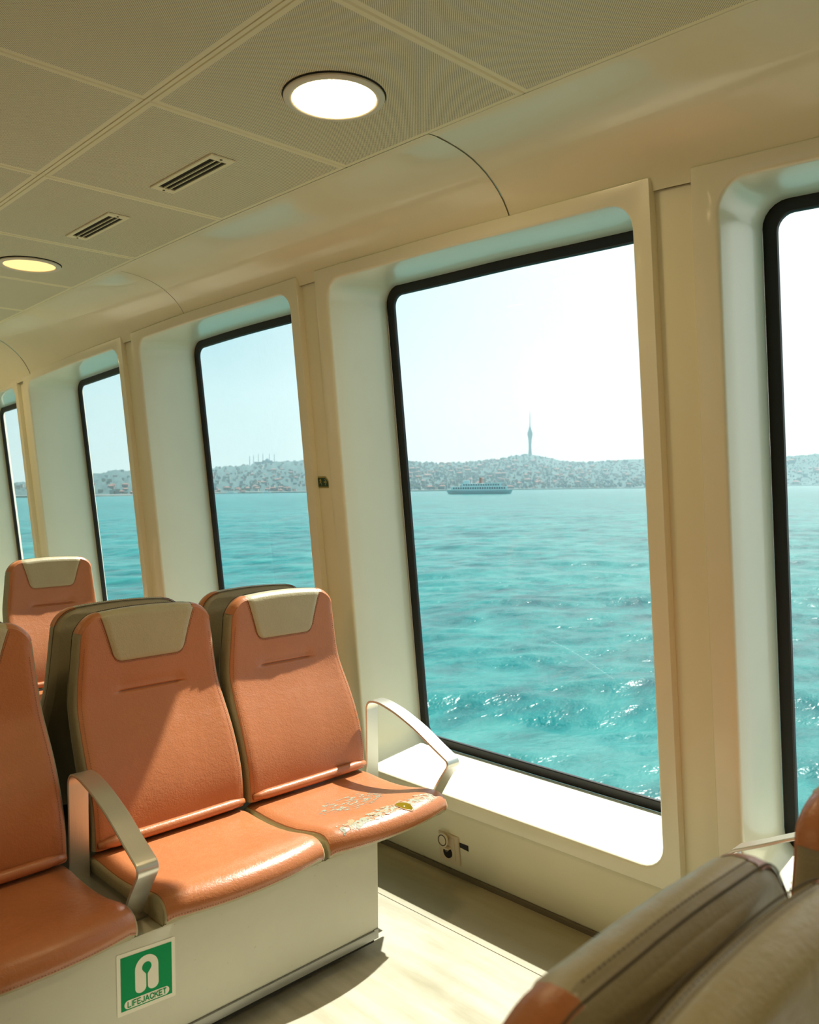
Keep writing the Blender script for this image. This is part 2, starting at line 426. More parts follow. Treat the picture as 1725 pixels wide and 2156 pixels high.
# ------------------------------------------------------------------ ceiling fittings
def downlight(x,y,mat,label):
    r=empty('ceiling_light',(x,y,CH)); tag(r,label,'ceiling light','round downlights in the ceiling')
    lathe([(.0905,-.002),(.0905,-.0075),(.094,-.0095),(.106,-.0085),(.1095,-.006),(.1095,-.003)],(0,0,0),64).build('trim_ring',m_ring,r,auto=50)
    lathe([(.1085,-.0035),(.1115,-.0005),(.1125,0)],(0,0,0),64).build('shadow_gap',m_void,r)
    n=64; V=[(.0905*math.cos(2*PI*i/n),.0905*math.sin(2*PI*i/n),-.005) for i in range(n)]
    obj('diffuser',V,[tuple(reversed(range(n)))],mat,r)
downlight(1.166,1.418,m_lamp1,'large bright white round downlight nearest the camera in the perforated ceiling')
downlight(1.19,3.245,m_lamp2,'dim yellow round downlight at the left edge, farther along the ceiling')
for x,y,mt in ((1.17,-.42,m_lamp1),(1.17,5.07,m_lamp1),(1.17,6.9,m_lamp1),(-.6,-.42,m_lamp1),(-.6,1.42,m_lamp1),(-.6,3.245,m_lamp1),(-.6,5.07,m_lamp1),(-2.4,-.42,m_lamp1),(-2.4,1.42,m_lamp1),(-2.4,3.245,m_lamp1),(-2.4,5.07,m_lamp1)):
    downlight(x,y,mt,'round downlight outside the view in the same ceiling grid')

def vent(x0,x1,y0,y1,label):
    cx,cy=(x0+x1)/2,(y0+y1)/2; hx,hy=(x1-x0)/2,(y1-y0)/2
    r=empty('ceiling_vent',(cx,cy,CH)); tag(r,label,'air vent','slotted air vents in the ceiling')
    m=MB(); fx,fy=.0125,.026
    ring=lambda a,b,z: [(-a,-b,z),(a,-b,z),(a,b,z),(-a,b,z)]
    m.grid([ring(hx,hy,-.001),ring(hx-.002,hy-.002,-.004),ring(hx-fx,hy-fy,-.004),ring(hx-fx,hy-fy,.016)],closed=True,flip=True)
    m.build('frame',m_ceil,r)
    obj('dark_recess',ring(hx-fx,hy-fy,-.0006),[(0,3,2,1)],m_void,r)
    iw=2*(hx-fx)
    for k in (1,2):
        s=MB(); xx=-hx+fx+iw*k/3; s.box(xx-.0012,xx+.0012,-hy+fy,hy-fy,-.0052,-.001); s.build('slat',m_ceil,r)
    for sy in (-1,1):
        s=MB(); s.cyl((0,sy*(hy-.012),-.0045),.0035,.002,12); s.build('screw',m_joint,r)
vent(1.134,1.208,1.868,2.192,'slotted air vent in the ceiling panel nearest the bright downlight')
vent(1.144,1.216,2.476,2.80,'slotted air vent farther along, nearest the dim yellow downlight')

# ------------------------------------------------------------------ seats
LIPZ=.318
PROF=[(.36,.383),(.40,.384),(.45,.390),(.50,.404),(.55,.424),(.60,.448),(.65,.474),(.69,.492),(.72,.499),(.76,.502),(.81,.504),(.87,.506),(.94,.508)]
HWT=[(.34,.2085),(.50,.2085),(.60,.2070),(.70,.2005),(.80,.190),(.88,.182),(.95,.176)]
ZTOP=.907; RC=.052
def ztopc(x): return ZTOP+.012*(1-(x/.18)**2)
def front_y(x,z):
    y=sm(PROF,z)
    hw=sm(HWT,z); u=min(1,abs(x)/hw)
    y+= -.010*max(0,u-.35)**1.5                      # wings come slightly forward
    y+= .004*max(0,(u-.94)/.06)**2                   # rolled edge
    d=z-.712
    if abs(x)<.125:                                  # stitched dent below the head pad
        w=min(1,(.098-abs(x))/.012) if abs(x)<.098 else 0
        y+= .0095*w*math.exp(-(d/.0030)**2)+ (.0035*w*math.exp(-((d-.014)/.012)**2))
    y-= .006*math.exp(-((z-.80)/.03)**2)*0
    return y
def back_outline():
    zs=[.362+(.850-.362)*k/46 for k in range(47)]
    extra=[.700,.704,.707,.7095,.712,.7145,.717,.720,.724,.729]
    zs=sorted(zs+extra)
    zs=[z for i,z in enumerate(zs) if i==0 or z-zs[i-1]>.0012]
    rows=[(z,sm(HWT,z)) for z in zs]
    z0=ZTOP-RC; h0=sm(HWT,z0)
    
    for k in range(0,9):
        a=PI/2*k/9; rows.append((z0+RC*math.sin(a),h0-RC+RC*math.cos(a)))
    rows.append((ZTOP,h0-RC-.002))
    return rows
def seat_proto():
    root=empty('ferry_seat'); NU=34
    rows=back_outline(); G=[]
    zt=rows[-1][0]; zc=.84
    for z,hw in rows:
        r=[]
        for i in range(NU+1):
            u=-1+2*i/NU; x=u*hw
            k=max(0,(z-zc)/(ZTOP-zc))
            zz=z+.012*(1-(x/.18)**2)*k if abs(x)<.18 else z
            r.append((x,front_y(x,z),zz))
        G.append(r)
    # boundary: up the left, across the top, down the right
    bd=[(j,0) for j in range(len(G))]+[(len(G)-1,i) for i in range(1,NU)]+[(j,NU) for j in range(len(G)-1,-1,-1)]
    P=[Vector(G[j][i]) for j,i in bd]
    N=[]
    for k in range(len(P)):
        a=P[max(0,k-2)]; b=P[min(len(P)-1,k+2)]; t=(b-a); t.y=0; t.normalize(); N.append(Vector((-t.z,0,t.x)))
    def ring(off,dy): return [p+n*off+Vector((0,dy,0)) for p,n in zip(P,N)]
    m=MB(); m.grid(G,flip=False)
    m.grid([ring(0,0),ring(.0012,.0008),ring(.0016,.0025),ring(.0008,.0045)],flip=True)
    bk=m.build('backrest',m_coral,root,smooth=True)
    # rear shell of the back
    s=MB()
    def ringz(off,f0,f1):
        return [p+n*off+Vector((0,f0+(f1-f0)*max(0,min(1,(ZTOP-p.z)/.45)),0)) for p,n in zip(P,N)]
    rr=[ring(.0004,.0022),ring(.0050,.0055),ring(.0085,.014),ringz(.0098,.030,.045),ringz(.0075,.038,.066),ringz(-.006,.0455,.080)]
    s.grid(rr,flip=True)
    R=[]
    for j,(z,hw) in enumerate(rows):
        L=rr[-1][j]; Rr=rr[-1][len(P)-1-j]; r=[]
        for i in range(13):
            t=i/12; p=L.lerp(Rr,t); p.y+=.012*math.sin(PI*t); 
            if j==len(rows)-1: p=rr[-1][len(G)-1+int(round(t*NU))].copy()
            r.append(p)
        R.append(r)
    s.grid(R,flip=True)
    s.build('back_shell',m_shell,root,smooth=True)
    # top roll: coral corners and beige centre wrapping over
    def roll(name,mat,cond,off):
        q=MB(); idx=[k for k,p in enumerate(P) if cond(p)]
        runs=[]; 
        for k in idx:
            if runs and k==runs[-1][-1]+1: runs[-1].append(k)
            else: runs.append([k])
        for run in runs:
            rs=[[P[k]+N[k]*o+Vector((0,dy,0)) for k in run] for o,dy in ((off*.4,.001),(.0070+off,.006),(.0105+off,.015),(.0112+off,.026),(.0098+off,.036),(.0060+off,.0415))]
            q.grid(rs,flip=True)
        return q.build(name,mat,root,smooth=True)
    roll('top_corner',m_coral,lambda p: p.z>.872 and p.x>.124,0)
    roll('top_corner',m_coral,lambda p: p.z>.872 and p.x<-.124,0)
    # head pad: patch on the front that wraps over the top
    HB=.792
    H=[]
    n=26
    def hwp(z):
        t=(z-HB)/(ZTOP-HB); w=.099+.034*t**1.25
        if z<HB+.022: w-= .022-math.sqrt(max(0,.022**2-(HB+.022-z)**2))
        return w
    zs=[HB,HB+.0015,HB+.004,HB+.008,HB+.014,HB+.022]+[HB+.022+(ZTOP-.002-HB-.022)*k/10 for k in range(1,11)]
    for z in zs:
        w=hwp(z); r=[]
        for i in range(n+1):
            x=-w+2*w*i/n; k=max(0,(z-zc)/(ZTOP-zc)); ed=min(1,min(w-abs(x),z-HB)/.008)
            r.append((x,front_y(x,z)-.0012-.0038*math.sqrt(max(0,ed)),z+.012*(1-(x/.18)**2)*k))
        H.append(r)
    top=[Vector(p) for p in H[-1]]
    for o,dy in ((.004,.0005),(.0088,.005),(.0122,.013),(.0126,.023),(.0112,.032),(.0070,.0385)):
        H.append([p+Vector((0,dy+.004,o)) for p in top])
    h=MB(); h.grid(H); hp=h.build('head_pad',m_beige,root,smooth=True)
    # roll cushion along the bottom of the back
    path=[(-.207+.414*k/20,.376-.004*math.sin(PI*k/20),.377) for k in range(21)]
    rad=[.0135*(.55+.45*min(1,min(k,20-k)/2)) for k in range(21)]
    tube(path,rad,12).build('bolster',m_coral,root,smooth=True)
    # seat cushion
    CPF=[(.41,.352),(.37,.353),(.32,.350),(.27,.349),(.22,.351),(.17,.356),(.125,.364),(.085,.371),(.055,.374),(.032,.372),(.015,.365),(.004,.354),(-.001,.342),(.001,.332),(.005,.326)]
    C=[]; NC=30
    for (y,z) in CPF:
        r=[]; f=max(0,1-y/.3)
        for i in range(NC+1):
            u=-1+2*i/NC; x=u*.2105; e=max(0,(abs(u)-.9)/.1)
            crown=.006*(1-u*u)*min(1,(.41-y)/.1)
            r.append((x,y+.034*f*f*(abs(u)**2.2)-.006,z+crown-.006*e*e-(.004*(1-u*u)*f if z<.345 and y<.05 else 0)))
        C.append(r)
    c=MB(); c.grid(C,flip=True)
    for side in (0,NC):
        E0=[Vector(r[side]) for r in C]; sx=-1 if side==0 else 1
        c.grid([E0,[p+Vector((sx*.0012,0,-.0012)) for p in E0],[p+Vector((sx*.0010,.001,-.003)) for p in E0]],flip=(side!=0))
    c.build('seat_cushion',m_coral,root,smooth=True)
    # shell of the seat
    sh=MB()
    bot=lambda y: .300 if y>.05 else .300+.012*(1-y/.05)
    for side in (0,NC):
        sx=-1 if side==0 else 1; E0=[Vector(r[side])+Vector((sx*.0004,.0004,-.0018)) for r in C]
        R0=[p+Vector((sx*.0045,.001,-.003)) for p in E0]
        R1=[p+Vector((sx*.0070,.002,-.011)) for p in E0]
        R1=[Vector((q.x+sx*.0035,q.y+.008,max(q.z-.004,.317))) if i>9 else Vector((p.x,p.y,max(p.z,.306))) for i,(p,q) in enumerate(zip(R1,E0))]
        R2=[Vector((E0[0].x-sx*.002,max(p.y+.004,.052),.302)) for p in E0]
        sh.grid([E0,R0,R1,R2],flip=(side!=0))
    lo=[Vector(p) for p in C[-1]]
    sh.grid([[p+Vector((0,.001,.002)) for p in lo],[p+Vector((0,.003,-.006)) for p in lo],[p+Vector((0,.012,-.011)) for p in lo],[Vector((p.x,.052,.302)) for p in lo],[Vector((p.x,.41,.302)) for p in lo]],flip=True)
    sh.build('seat_shell',m_beige,root,smooth=True)
    # stitching
    def stitches(poly,pitch=.0062,ln=.0036,w=.0006,mat=None):
        st=MB(); pts=[Vector(p) for p in poly]; acc=0
        for a,b in zip(pts,pts[1:]):
            d=(b-a).length
            if d<1e-6: continue
            t=(b-a)/d; s=(-acc)%pitch
            while s<d:
                p=a+t*s; n=t.orthogonal().normalized(); q=t.cross(n)
                h=ln/2
                st.add([p-t*h+n*w,p-t*h+q*w,p-t*h-n*w,p-t*h-q*w,p+t*h+n*w,p+t*h+q*w,p+t*h-n*w,p+t*h-q*w],[(0,1,5,4),(1,2,6,5),(2,3,7,6),(3,0,4,7),(0,3,2,1),(4,5,6,7)])
                s+=pitch
            acc+=d
        st.build('stitching',mat or m_thread,root)
    stitches([Vector(p)+Vector((0,-.0012,-.0005)) for p in C[-2]])
    for i,s_ in ((2,-1),(NC-2,1)):
        stitches([Vector(r[0 if s_<0 else NC])+Vector((s_*-.004,-.0006,.0014)) for r in C[4:-2]])
    for sg in (-1,1):
        stitches([(sg*(sm(HWT,z)-.0075),front_y(sg*(sm(HWT,z)-.0075),z)-.0008,z) for z in [.37+.01*k for k in range(48)]])
    hb=[]
    for z in reversed(zs[5:]): hb.append((-hwp(z)-.004,front_y(-hwp(z)-.004,z)-.0007,z))
    for k in range(5):
        a=PI+PI/2*(k+1)/6; hb.append((-.077+.026*math.cos(a),0,HB+.022+.026*math.sin(a)))
    for k in range(9): hb.append((-.077+.154*k/8,0,HB-.0045))
    hb2=[(x,front_y(x,z)-.0007,z) for x,_,z in hb]
    hb2+= [(-x,y,z) for x,y,z in reversed(hb2[:-9])]
    stitches(hb2)
    stitches([P[k]+N[k]*.0119+Vector((0,.031,0)) for k in range(len(P)) if P[k].z>.9 and abs(P[k].x)<.13],.0058,.0030,.0006,m_seam)
    # dark cord round the head pad and coral panel edge
    cord=[(-hwp(z),front_y(-hwp(z),z)-.0010,z+.012*(1-(hwp(z)/.18)**2)*max(0,(z-zc)/(ZTOP-zc))) for z in reversed(zs)]
    cord=cord+[(-x,y,z) for x,y,z in reversed(cord)]
    tube(cord,.0013,6).build('pad_piping',m_thread,root,smooth=True)
    # rear seam
    rs=[P[k]+N[k]*.0088+Vector((0,.0405,0)) for k in range(len(P)) if P[k].z>.55]
    tube(rs,.0010,5).build('rear_seam',m_seam,root,smooth=True)
    return root
PR=seat_proto()
PR_parts=list(PR.children)
def place_seat(cx,lip,face,label,first=[True]):
    if first[0]: o=PR; first[0]=False
    else:
        o=PR.copy(); link(o)
        for ch in PR_parts:
            c=ch.copy(); link(c); c.parent=o
    o.location=(cx,lip,0); o.rotation_euler=(0,0,0 if face<0 else PI)
    tag(o,label,'seat','coral leather ferry seats with beige head pads'); return o
XA_,XB_,XC_=1.060,1.505,.5675
L1=1.59
seatB=place_seat(XB_,L1,-1,'coral seat beside the window with a torn, peeling cushion front')
seatA=place_seat(XA_,L1,-1,'coral seat in the middle with the silver armrest on its left side, half in sun')
seatC=place_seat(XC_,L1,-1,'shaded coral seat cut by the left edge, above the lifejacket sign')
L1b=2.80
place_seat(XA_,L1b,1,'seat back to back behind the middle coral seat, only its taupe shell showing')
place_seat(XB_,L1b,1,'seat back to back behind the torn window seat, only its taupe shell showing')
place_seat(XC_,L1b,1,'seat back to back behind the shaded seat at the left edge')
LD=3.405
place_seat(XB_,LD,-1,'sunlit coral seat of the far row, seen alone beside the farther windows')
LE=.839
place_seat(XC_,LE,1,'seat with a stitched beige back in the lower right corner, facing away from the camera')
place_seat(XA_,LE,1,'dark-sided seat at the right edge, behind the nearest stitched seat backs')
place_seat(XB_,LE,1,'near window seat at the right, hidden behind the dark-sided seat')
LG=-.290
place_seat(XC_,LG,-1,'nearest seat, its pale stitched back filling the bottom right corner')

# wear on the window seat's cushion
def cush_point(x,y):
    CPF=[(-.001,.342),(.004,.354),(.015,.365),(.032,.372),(.055,.374),(.085,.371),(.125,.364),(.17,.356),(.22,.351),(.27,.349),(.32,.350)]
    u=x/.2105
    yy=y
    for _ in range(6):
        f=max(0,1-yy/.3); yy=y-.034*f*f*abs(u)**2.2+.006
    z=lerp(CPF,yy); e=max(0,(abs(u)-.9)/.1)
    return Vector((x,y,z+.006*(1-u*u)*min(1,(.41-yy)/.1)-.006*e*e))
def wear():
    st=.0012; fl=MB(); pal=MB()
    def cells(mb,x0,x1,y0,y1,test,off):
        nx=int((x1-x0)/st); ny=int((y1-y0)/st); idx={}
        def vid(i,j):
            if (i,j) not in idx:
                p=cush_point(x0+i*st,y0+j*st); idx[(i,j)]=len(mb.v); mb.v.append((p.x,p.y,p.z+off))
            return idx[(i,j)]
        for i in range(nx):
            for j in range(ny):
                if test(x0+(i+.5)*st,y0+(j+.5)*st):
                    mb.f.append((vid(i,j),vid(i+1,j),vid(i+1,j+1),vid(i,j+1))); mb.m.append(0)
    def nz(x,y,s,o=0): return noise.noise(Vector((x*s,y*s,o)))
    # front band of peeling
    def t1(x,y):
        c=.036+.014*(x/.2)**2+.006*math.sin(x*14+1.1); w=.022+.012*nz(x,0,25,3)
        return nz(x,y,46,1)+.45*nz(x,y,130,2)> .02+1.3*abs(y-c)/w-.95+ (0 if -.17<x<.165 else 5)
    def t1p(x,y): return t1(x,y) and nz(x,y,90,7)<.16
    cells(fl,-.18,.17,.012,.085,t1p,.0006)
    # streaks in the middle of the seat
    def t2(x,y):
        if not(-.12<x<.10 and .12<y<.25): return False
        d=1-((x+.01)/.11)**2-((y-.185)/.062)**2
        if d<0: return False
        return nz(x*.42+y*.15,y,135,4)+.5*nz(x,y,260,5)> .32-.42*d*(.5+.5*nz(x,y,14,9)) 
    cells(fl,-.13,.11,.12,.25,t2,.0006)
    o=fl.build('worn_patch',m_backing,seatB,smooth=True); o['label']='grey-green backing where the coral leather has flaked off'
    # raised flakes of leather left in the band
    for k in range(20):
        fk=MB()
        x=random.uniform(-.165,.165); y=.036+.014*(x/.2)**2+.006*math.sin(x*14+1.1)+random.uniform(-.02,.02)
        if y<.012: continue
        r=random.uniform(.004,.012); n=random.randint(5,8); base=len(fk.v); c=cush_point(x,y); 
        tilt=random.uniform(-.3,.3)
        fk.v.append((c.x,c.y,c.z+.0016))
        for q in range(n):
            a=2*PI*q/n+random.uniform(-.25,.25); rr=r*random.uniform(.6,1.1)
            px,py=x+rr*1.4*math.cos(a),y+rr*.8*math.sin(a); p=cush_point(px,max(py,0)); fk.v.append((p.x,p.y,p.z+.0009+.0009*(1+math.sin(a+tilt*9))*.5))
        for q in range(n): fk.f.append((base,base+1+q,base+1+(q+1)%n)); fk.m.append(0)
        fk.build('leather_flake',m_flake,seatB)
    # split with foam inside
    hx,hy=.045,.031
    out=[]
    for k in range(28):
        a=2*PI*k/28; rx=.0245*(abs(math.cos(a))**1.35)*math.copysign(1,math.cos(a)); ry=.0165*math.sin(a)
        rx+=.0012*noise.noise(Vector((k*.9,0,0))); ry+=.0014*noise.noise(Vector((0,k*.9,0)))
        ca,sa=math.cos(-1.0),math.sin(-1.0); out.append((hx+rx*ca-ry*sa,hy+rx*sa+ry*ca))
    f=MB(); c0=cush_point(hx,hy)
    ringp=[cush_point(*p)+Vector((0,0,.0022)) for p in out]
    inn=[Vector((c0.x+(p.x-c0.x)*.55,c0.y+(p.y-c0.y)*.55,(c0.z+(p.z-c0.z)*.55)+.0016)) for p in ringp]
    f.grid([ringp,inn],closed=True); f.v.append((c0.x,c0.y,c0.z+.0013)); n=len(f.v)-1; b=n-28
    for k in range(28): f.f.append((b+k,b+(k+1)%28,n)); f.m.append(0)
    o=f.build('foam_hole',m_foam,seatB,smooth=True); o['label']='mustard yellow foam showing through a split'
    e=MB(); rr=[]
    for w,h in ((1.0,.0016),(1.03,.0026),(1.07,.0022),(1.13,.0006)):
        rr.append([Vector((c0.x+(p.x-c0.x)*w+.0008*noise.noise(p*400),c0.y+(p.y-c0.y)*w,0)) for p in ringp])
        rr[-1]=[Vector((p.x,p.y,cush_point(p.x,p.y).z+h)) for p in rr[-1]]
    e.grid(rr,closed=True); o=e.build('torn_edge',m_flake,seatB,smooth=True); o['label']='frayed pale edge round the split'
m_flake=leather('pale_scuffed_leather',(.56,.30,.17,1),.2,.5,.15)
wear()

# armrests: bent flat metal loops
def bez(pts,n=6):
    # rounded polyline: corners given with radius weight
    out=[Vector(pts[0][:2])]
    for i in range(1,len(pts)-1):
        p0,p,p1=(Vector(q[:2]) for q in pts[i-1:i+2]); r=pts[i][2] if len(pts[i])>2 else 0
        if r==0: out.append(p); continue
        a=p+(p0-p).normalized()*r; b=p+(p1-p).normalized()*r
        for k in range(n+1):
            t=k/n; out.append(a*(1-t)**2+p*2*t*(1-t)+b*t*t)
    out.append(Vector(pts[-1][:2])); return out
def arm_proto():
    root=empty('armrest')
    path=bez([(.393,.27),(.393,.568,.032),(.335,.569,.02),(.265,.553,.03),(.18,.521,.03),(.098,.478,.03),(.034,.447,.022),(.078,.385,.01),(.118,.32)],6)
    m=MB(); th=.0035; rows=[]
    for i,p in enumerate(path):
        t=(path[min(i+1,len(path)-1)]-path[max(i-1,0)]).normalized(); n=Vector((-t.y,t.x))
        a=p+n*th; b=p-n*th
        e=.0022
        rows.append([(-.025+e,a.x,a.y),(.025-e,a.x,a.y),(.025,a.x-n.x*e,a.y-n.y*e),(.025,b.x+n.x*e,b.y+n.y*e),(.025-e,b.x,b.y),(-.025+e,b.x,b.y),(-.025,b.x+n.x*e,b.y+n.y*e),(-.025,a.x-n.x*e,a.y-n.y*e)])
    m.grid(rows,closed=True); m.build('band',m_band,root,auto=35)
    f=MB(); f.box(-.07,.022,.14,.40,.290,.300,bev=.003); f.build('mounting_foot',m_rail,root)
    return root
ARM=arm_proto(); arm_parts=list(ARM.children)
def place_arm(x,lip,face,label,first=[True]):
    if first[0]: o=ARM; first[0]=False
    else:
        o=ARM.copy(); link(o)
        for ch in arm_parts: c=ch.copy(); link(c); c.parent=o
    o.location=(x,lip,0); o.rotation_euler=(0,0,0 if face<0 else PI); tag(o,label,'armrest','looped metal armrests')
place_arm(1.758,L1,-1,'sunlit white metal armrest loop beside the window sill, on the torn seat')
place_arm(.8135,L1,-1,'grey satin metal armrest loop between the left seat and the middle seat')
place_arm(1.758,LE,1,'metal armrest loop at the right edge, showing above the near stitched seat back')

# seat bases
def seat_base(y0,y1,x0,x1,label,detail=True):
    r=empty('seat_base',((x0+x1)/2,(y0+y1)/2,0)); tag(r,label,'seat base'); O=Vector(r.location)
    def part(nm,mat,*a,**k):
        m=MB(); m.box(*a,**k); m.v=[tuple(Vector(p)-O) for p in m.v]; return m.build(nm,mat,r,auto=40)
    part('locker_body',m_box,x0,x1,y0,y1,.058,.30,bev=.003)
    part('plinth',m_rail,x0+.03,x1-.012,y0+.045,y1-.045,0,.059)
    part('kick_rail',m_rail,x0,x1-.018,y0-.006,y0+.012,.036,.058,bev=.002)
    part('rail_lip',m_void,x0,x1-.018,y0-.002,y0+.012,.028,.037)
    part('end_bracket',m_rail,x1-.018,x1-.002,y0-.003,y0+.02,.034,.06,bev=.001)
    part('seat_beam',m_rail,x0,x1-.01,y0+.06,y1-.06,.30,.304)
    return r
seat_base(1.648,2.742,-.55,1.478,'long greige locker under the front row of seats, lifejacket sign on it')
seat_base(-.222,.781,-.55,1.478,'long greige locker under the near rows, behind the lower right seat backs')
seat_base(3.46,3.95,-.55,1.478,'greige locker under the far sunlit seat')

# lifejacket sign on the locker
def sign_life():
    yb=1.648
    r=empty('lifejacket_sign',(.8145,yb,.206)); tag(r,'square green lifejacket sticker with white border on the locker front','sign'); 
    # local frame: x along the locker, z up, front towards -y
    w,h=.0665,.0655; dz=lambda x: -.035*x*2+.001
    def poly(nm,pts,mat,d):
        V=[(x,-d,z+dz(x)) for x,z in pts]; return obj(nm,V,[tuple(range(len(V)))],mat,r)
    def rr(x0,x1,z0,z1,rad,n=6):
        P=[]
        for cx,cz,a0 in ((x1-rad,z0+rad,-PI/2),(x1-rad,z1-rad,0),(x0+rad,z1-rad,PI/2),(x0+rad,z0+rad,PI)):
            for k in range(n+1): a=a0+PI/2*k/n; P.append((cx+rad*math.cos(a),cz+rad*math.sin(a)))
        return P
    poly('white_border',rr(-w,w,-h,h,.003),m_signw,.0008)
    poly('green_field',rr(-w+.0085,w-.0085,-h+.0085,h-.0085,.001),m_signg,.0011)
    # vest: arch of two lobes with a keyhole slit
    hw=.0265; top=.047; bt=-.030; L=[]
    n=14
    for k in range(n+1): a=PI*k/n; L.append((hw*math.cos(a),top-hw+hw*math.sin(a)))
    vest=[(p[0],p[1]) for p in L]
    for k in range(n+1): a=PI+PI*k/n; vest.append((-(hw+.0018)/2+ (hw-.0018)/2*math.cos(a),bt+.011+ .011*math.sin(a)))
    vest.append((-.0018,.008)); vest.append((.0018,.008))
    for k in range(n+1): a=PI+PI*k/n; vest.append(((hw+.0018)/2+(hw-.0018)/2*math.cos(a),bt+.011+.011*math.sin(a)))
    poly('vest_symbol',vest,m_signw,.0014)
    key=[]
    for k in range(19): a=-PI*.28+PI*1.56*k/18; key.append((.0108*math.cos(a),.0215+.0108*math.sin(a)))
    key+= [(-.0016,.006),(-.0014,-.004),(.0014,-.004),(.0016,.006)]
    poly('neck_opening',key,m_signg,.0017)
    poly('white_pill',rr(-.051,.051,-.0545,-.0365,.009),m_signw,.0014)
    # plain sans capitals drawn as thick strokes, unit cell 0..1 by 0..1
    GL={'L':(.78,[[(0,1),(0,0),(1,0)]]),'I':(.12,[[(.5,0),(.5,1)]]),'F':(.74,[[(0,0),(0,1),(1,1)],[(0,.52),(.85,.52)]]),'E':(.78,[[(1,0),(0,0),(0,1),(1,1)],[(0,.52),(.9,.52)]]),
        'J':(.72,[[(1,1),(1,.28),(.86,.06),(.5,-.02),(.14,.06),(0,.30)]]),'A':(1.0,[[(0,0),(.5,1),(1,0)],[(.2,.33),(.8,.33)]]),
        'C':(1.0,[[(.98,.70),(.85,.92),(.5,1.02),(.15,.88),(0,.5),(.15,.12),(.5,-.02),(.85,.08),(.98,.30)]]),'K':(.92,[[(0,0),(0,1)],[(1,1),(0,.42)],[(.33,.60),(1,0)]]),'T':(.86,[[(0,1),(1,1)],[(.5,1),(.5,0)]])}
    H=.0112; cw=.0082; gap=.0026; th=.00105; word='LIFEJACKET'
    tot=sum(GL[c][0]*cw for c in word)+gap*(len(word)-1); x0=-tot/2; V=[];F=[]
    def seg(p,q):
        d=Vector((q[0]-p[0],q[1]-p[1])); d.normalize(); n=Vector((-d.y,d.x))*th; e=d*th*.6; b0=len(V)
        for P_,sg,se in ((p,1,-1),(p,-1,-1),(q,-1,1),(q,1,1)):
            x=P_[0]+n.x*sg+e.x*se; z=P_[1]+n.y*sg+e.y*se; V.append((x,-.0018-.00002*len(F),z+dz(x)))
        F.append((b0,b0+1,b0+2,b0+3))
    for ch in word:
        wd,st=GL[ch]
        for pl in st:
            pp=[(x0+px*wd*cw,-.0455-H/2+pz*H) for px,pz in pl]
            for p,q in zip(pp,pp[1:]): seg(p,q)
        x0+=wd*cw+gap
    obj('lettering',V,F,m_signg,r)
    for c in r.children: pass
m_signw=Mat('sticker_white',(.86,.84,.72,1),.5,spec=.3).m; m_signg=Mat('sticker_green',(.0,.30,.10,1),.55,spec=.15).m
sign_life()

# photoluminescent exit arrow sticker on the pillar
def exit_sign():
    y0,y1,z0,z1=2.293,2.352,1.240,1.281; zc=(z0+z1)/2; yc=(y0+y1)/2
    r=empty('exit_sign',(xw(zc,.0215),yc,zc)); tag(r,'small dark green escape-route sign with arrow on the pillar','sign')
    m_g=Mat('exit_green',(.004,.045,.018,1),.5).m; m_y=Mat('exit_pale',(.30,.26,.08,1),.5).m
    def P(nm,pts,mat,d):   # u to the right in the picture = towards -y
        V=[(-d+SP*v,-u,v) for u,v in pts]; return obj(nm,V,[tuple(range(len(V)))],mat,r)
    P('pale_backing',[(-.029,-.0205),(.031,-.0205),(.031,.004),(.018,.0205),(-.029,.0205)],m_y,.0008)
    P('green_field',[(-.028,-.0155),(.0305,-.0155),(.030,-.002),(.0225,.0085),(.014,.0150),(-.028,.0150)],m_g,.0012)
    P('arrow',[(.006,-.0022),(.0165,-.0022),(.0105,-.011),(.0145,-.011),(.0225,.0005),(.0145,.011),(.0105,.011),(.0165,.0030),(.006,.0030)],m_y,.0016)
    P('running_figure',[(-.014,.0115),(-.009,.0125),(-.0085,.0075),(-.0045,.0030),(-.0055,.0020),(-.0085,.0045),(-.0085,-.002),(-.0055,-.006),(-.0055,-.012),(-.0075,-.012),(-.008,-.0065),(-.012,-.002),(-.018,-.005),(-.0185,-.0035),(-.0135,.0010),(-.0135,.0055),(-.0175,.0035),(-.0185,.0050)],m_y,.0016)
exit_sign()

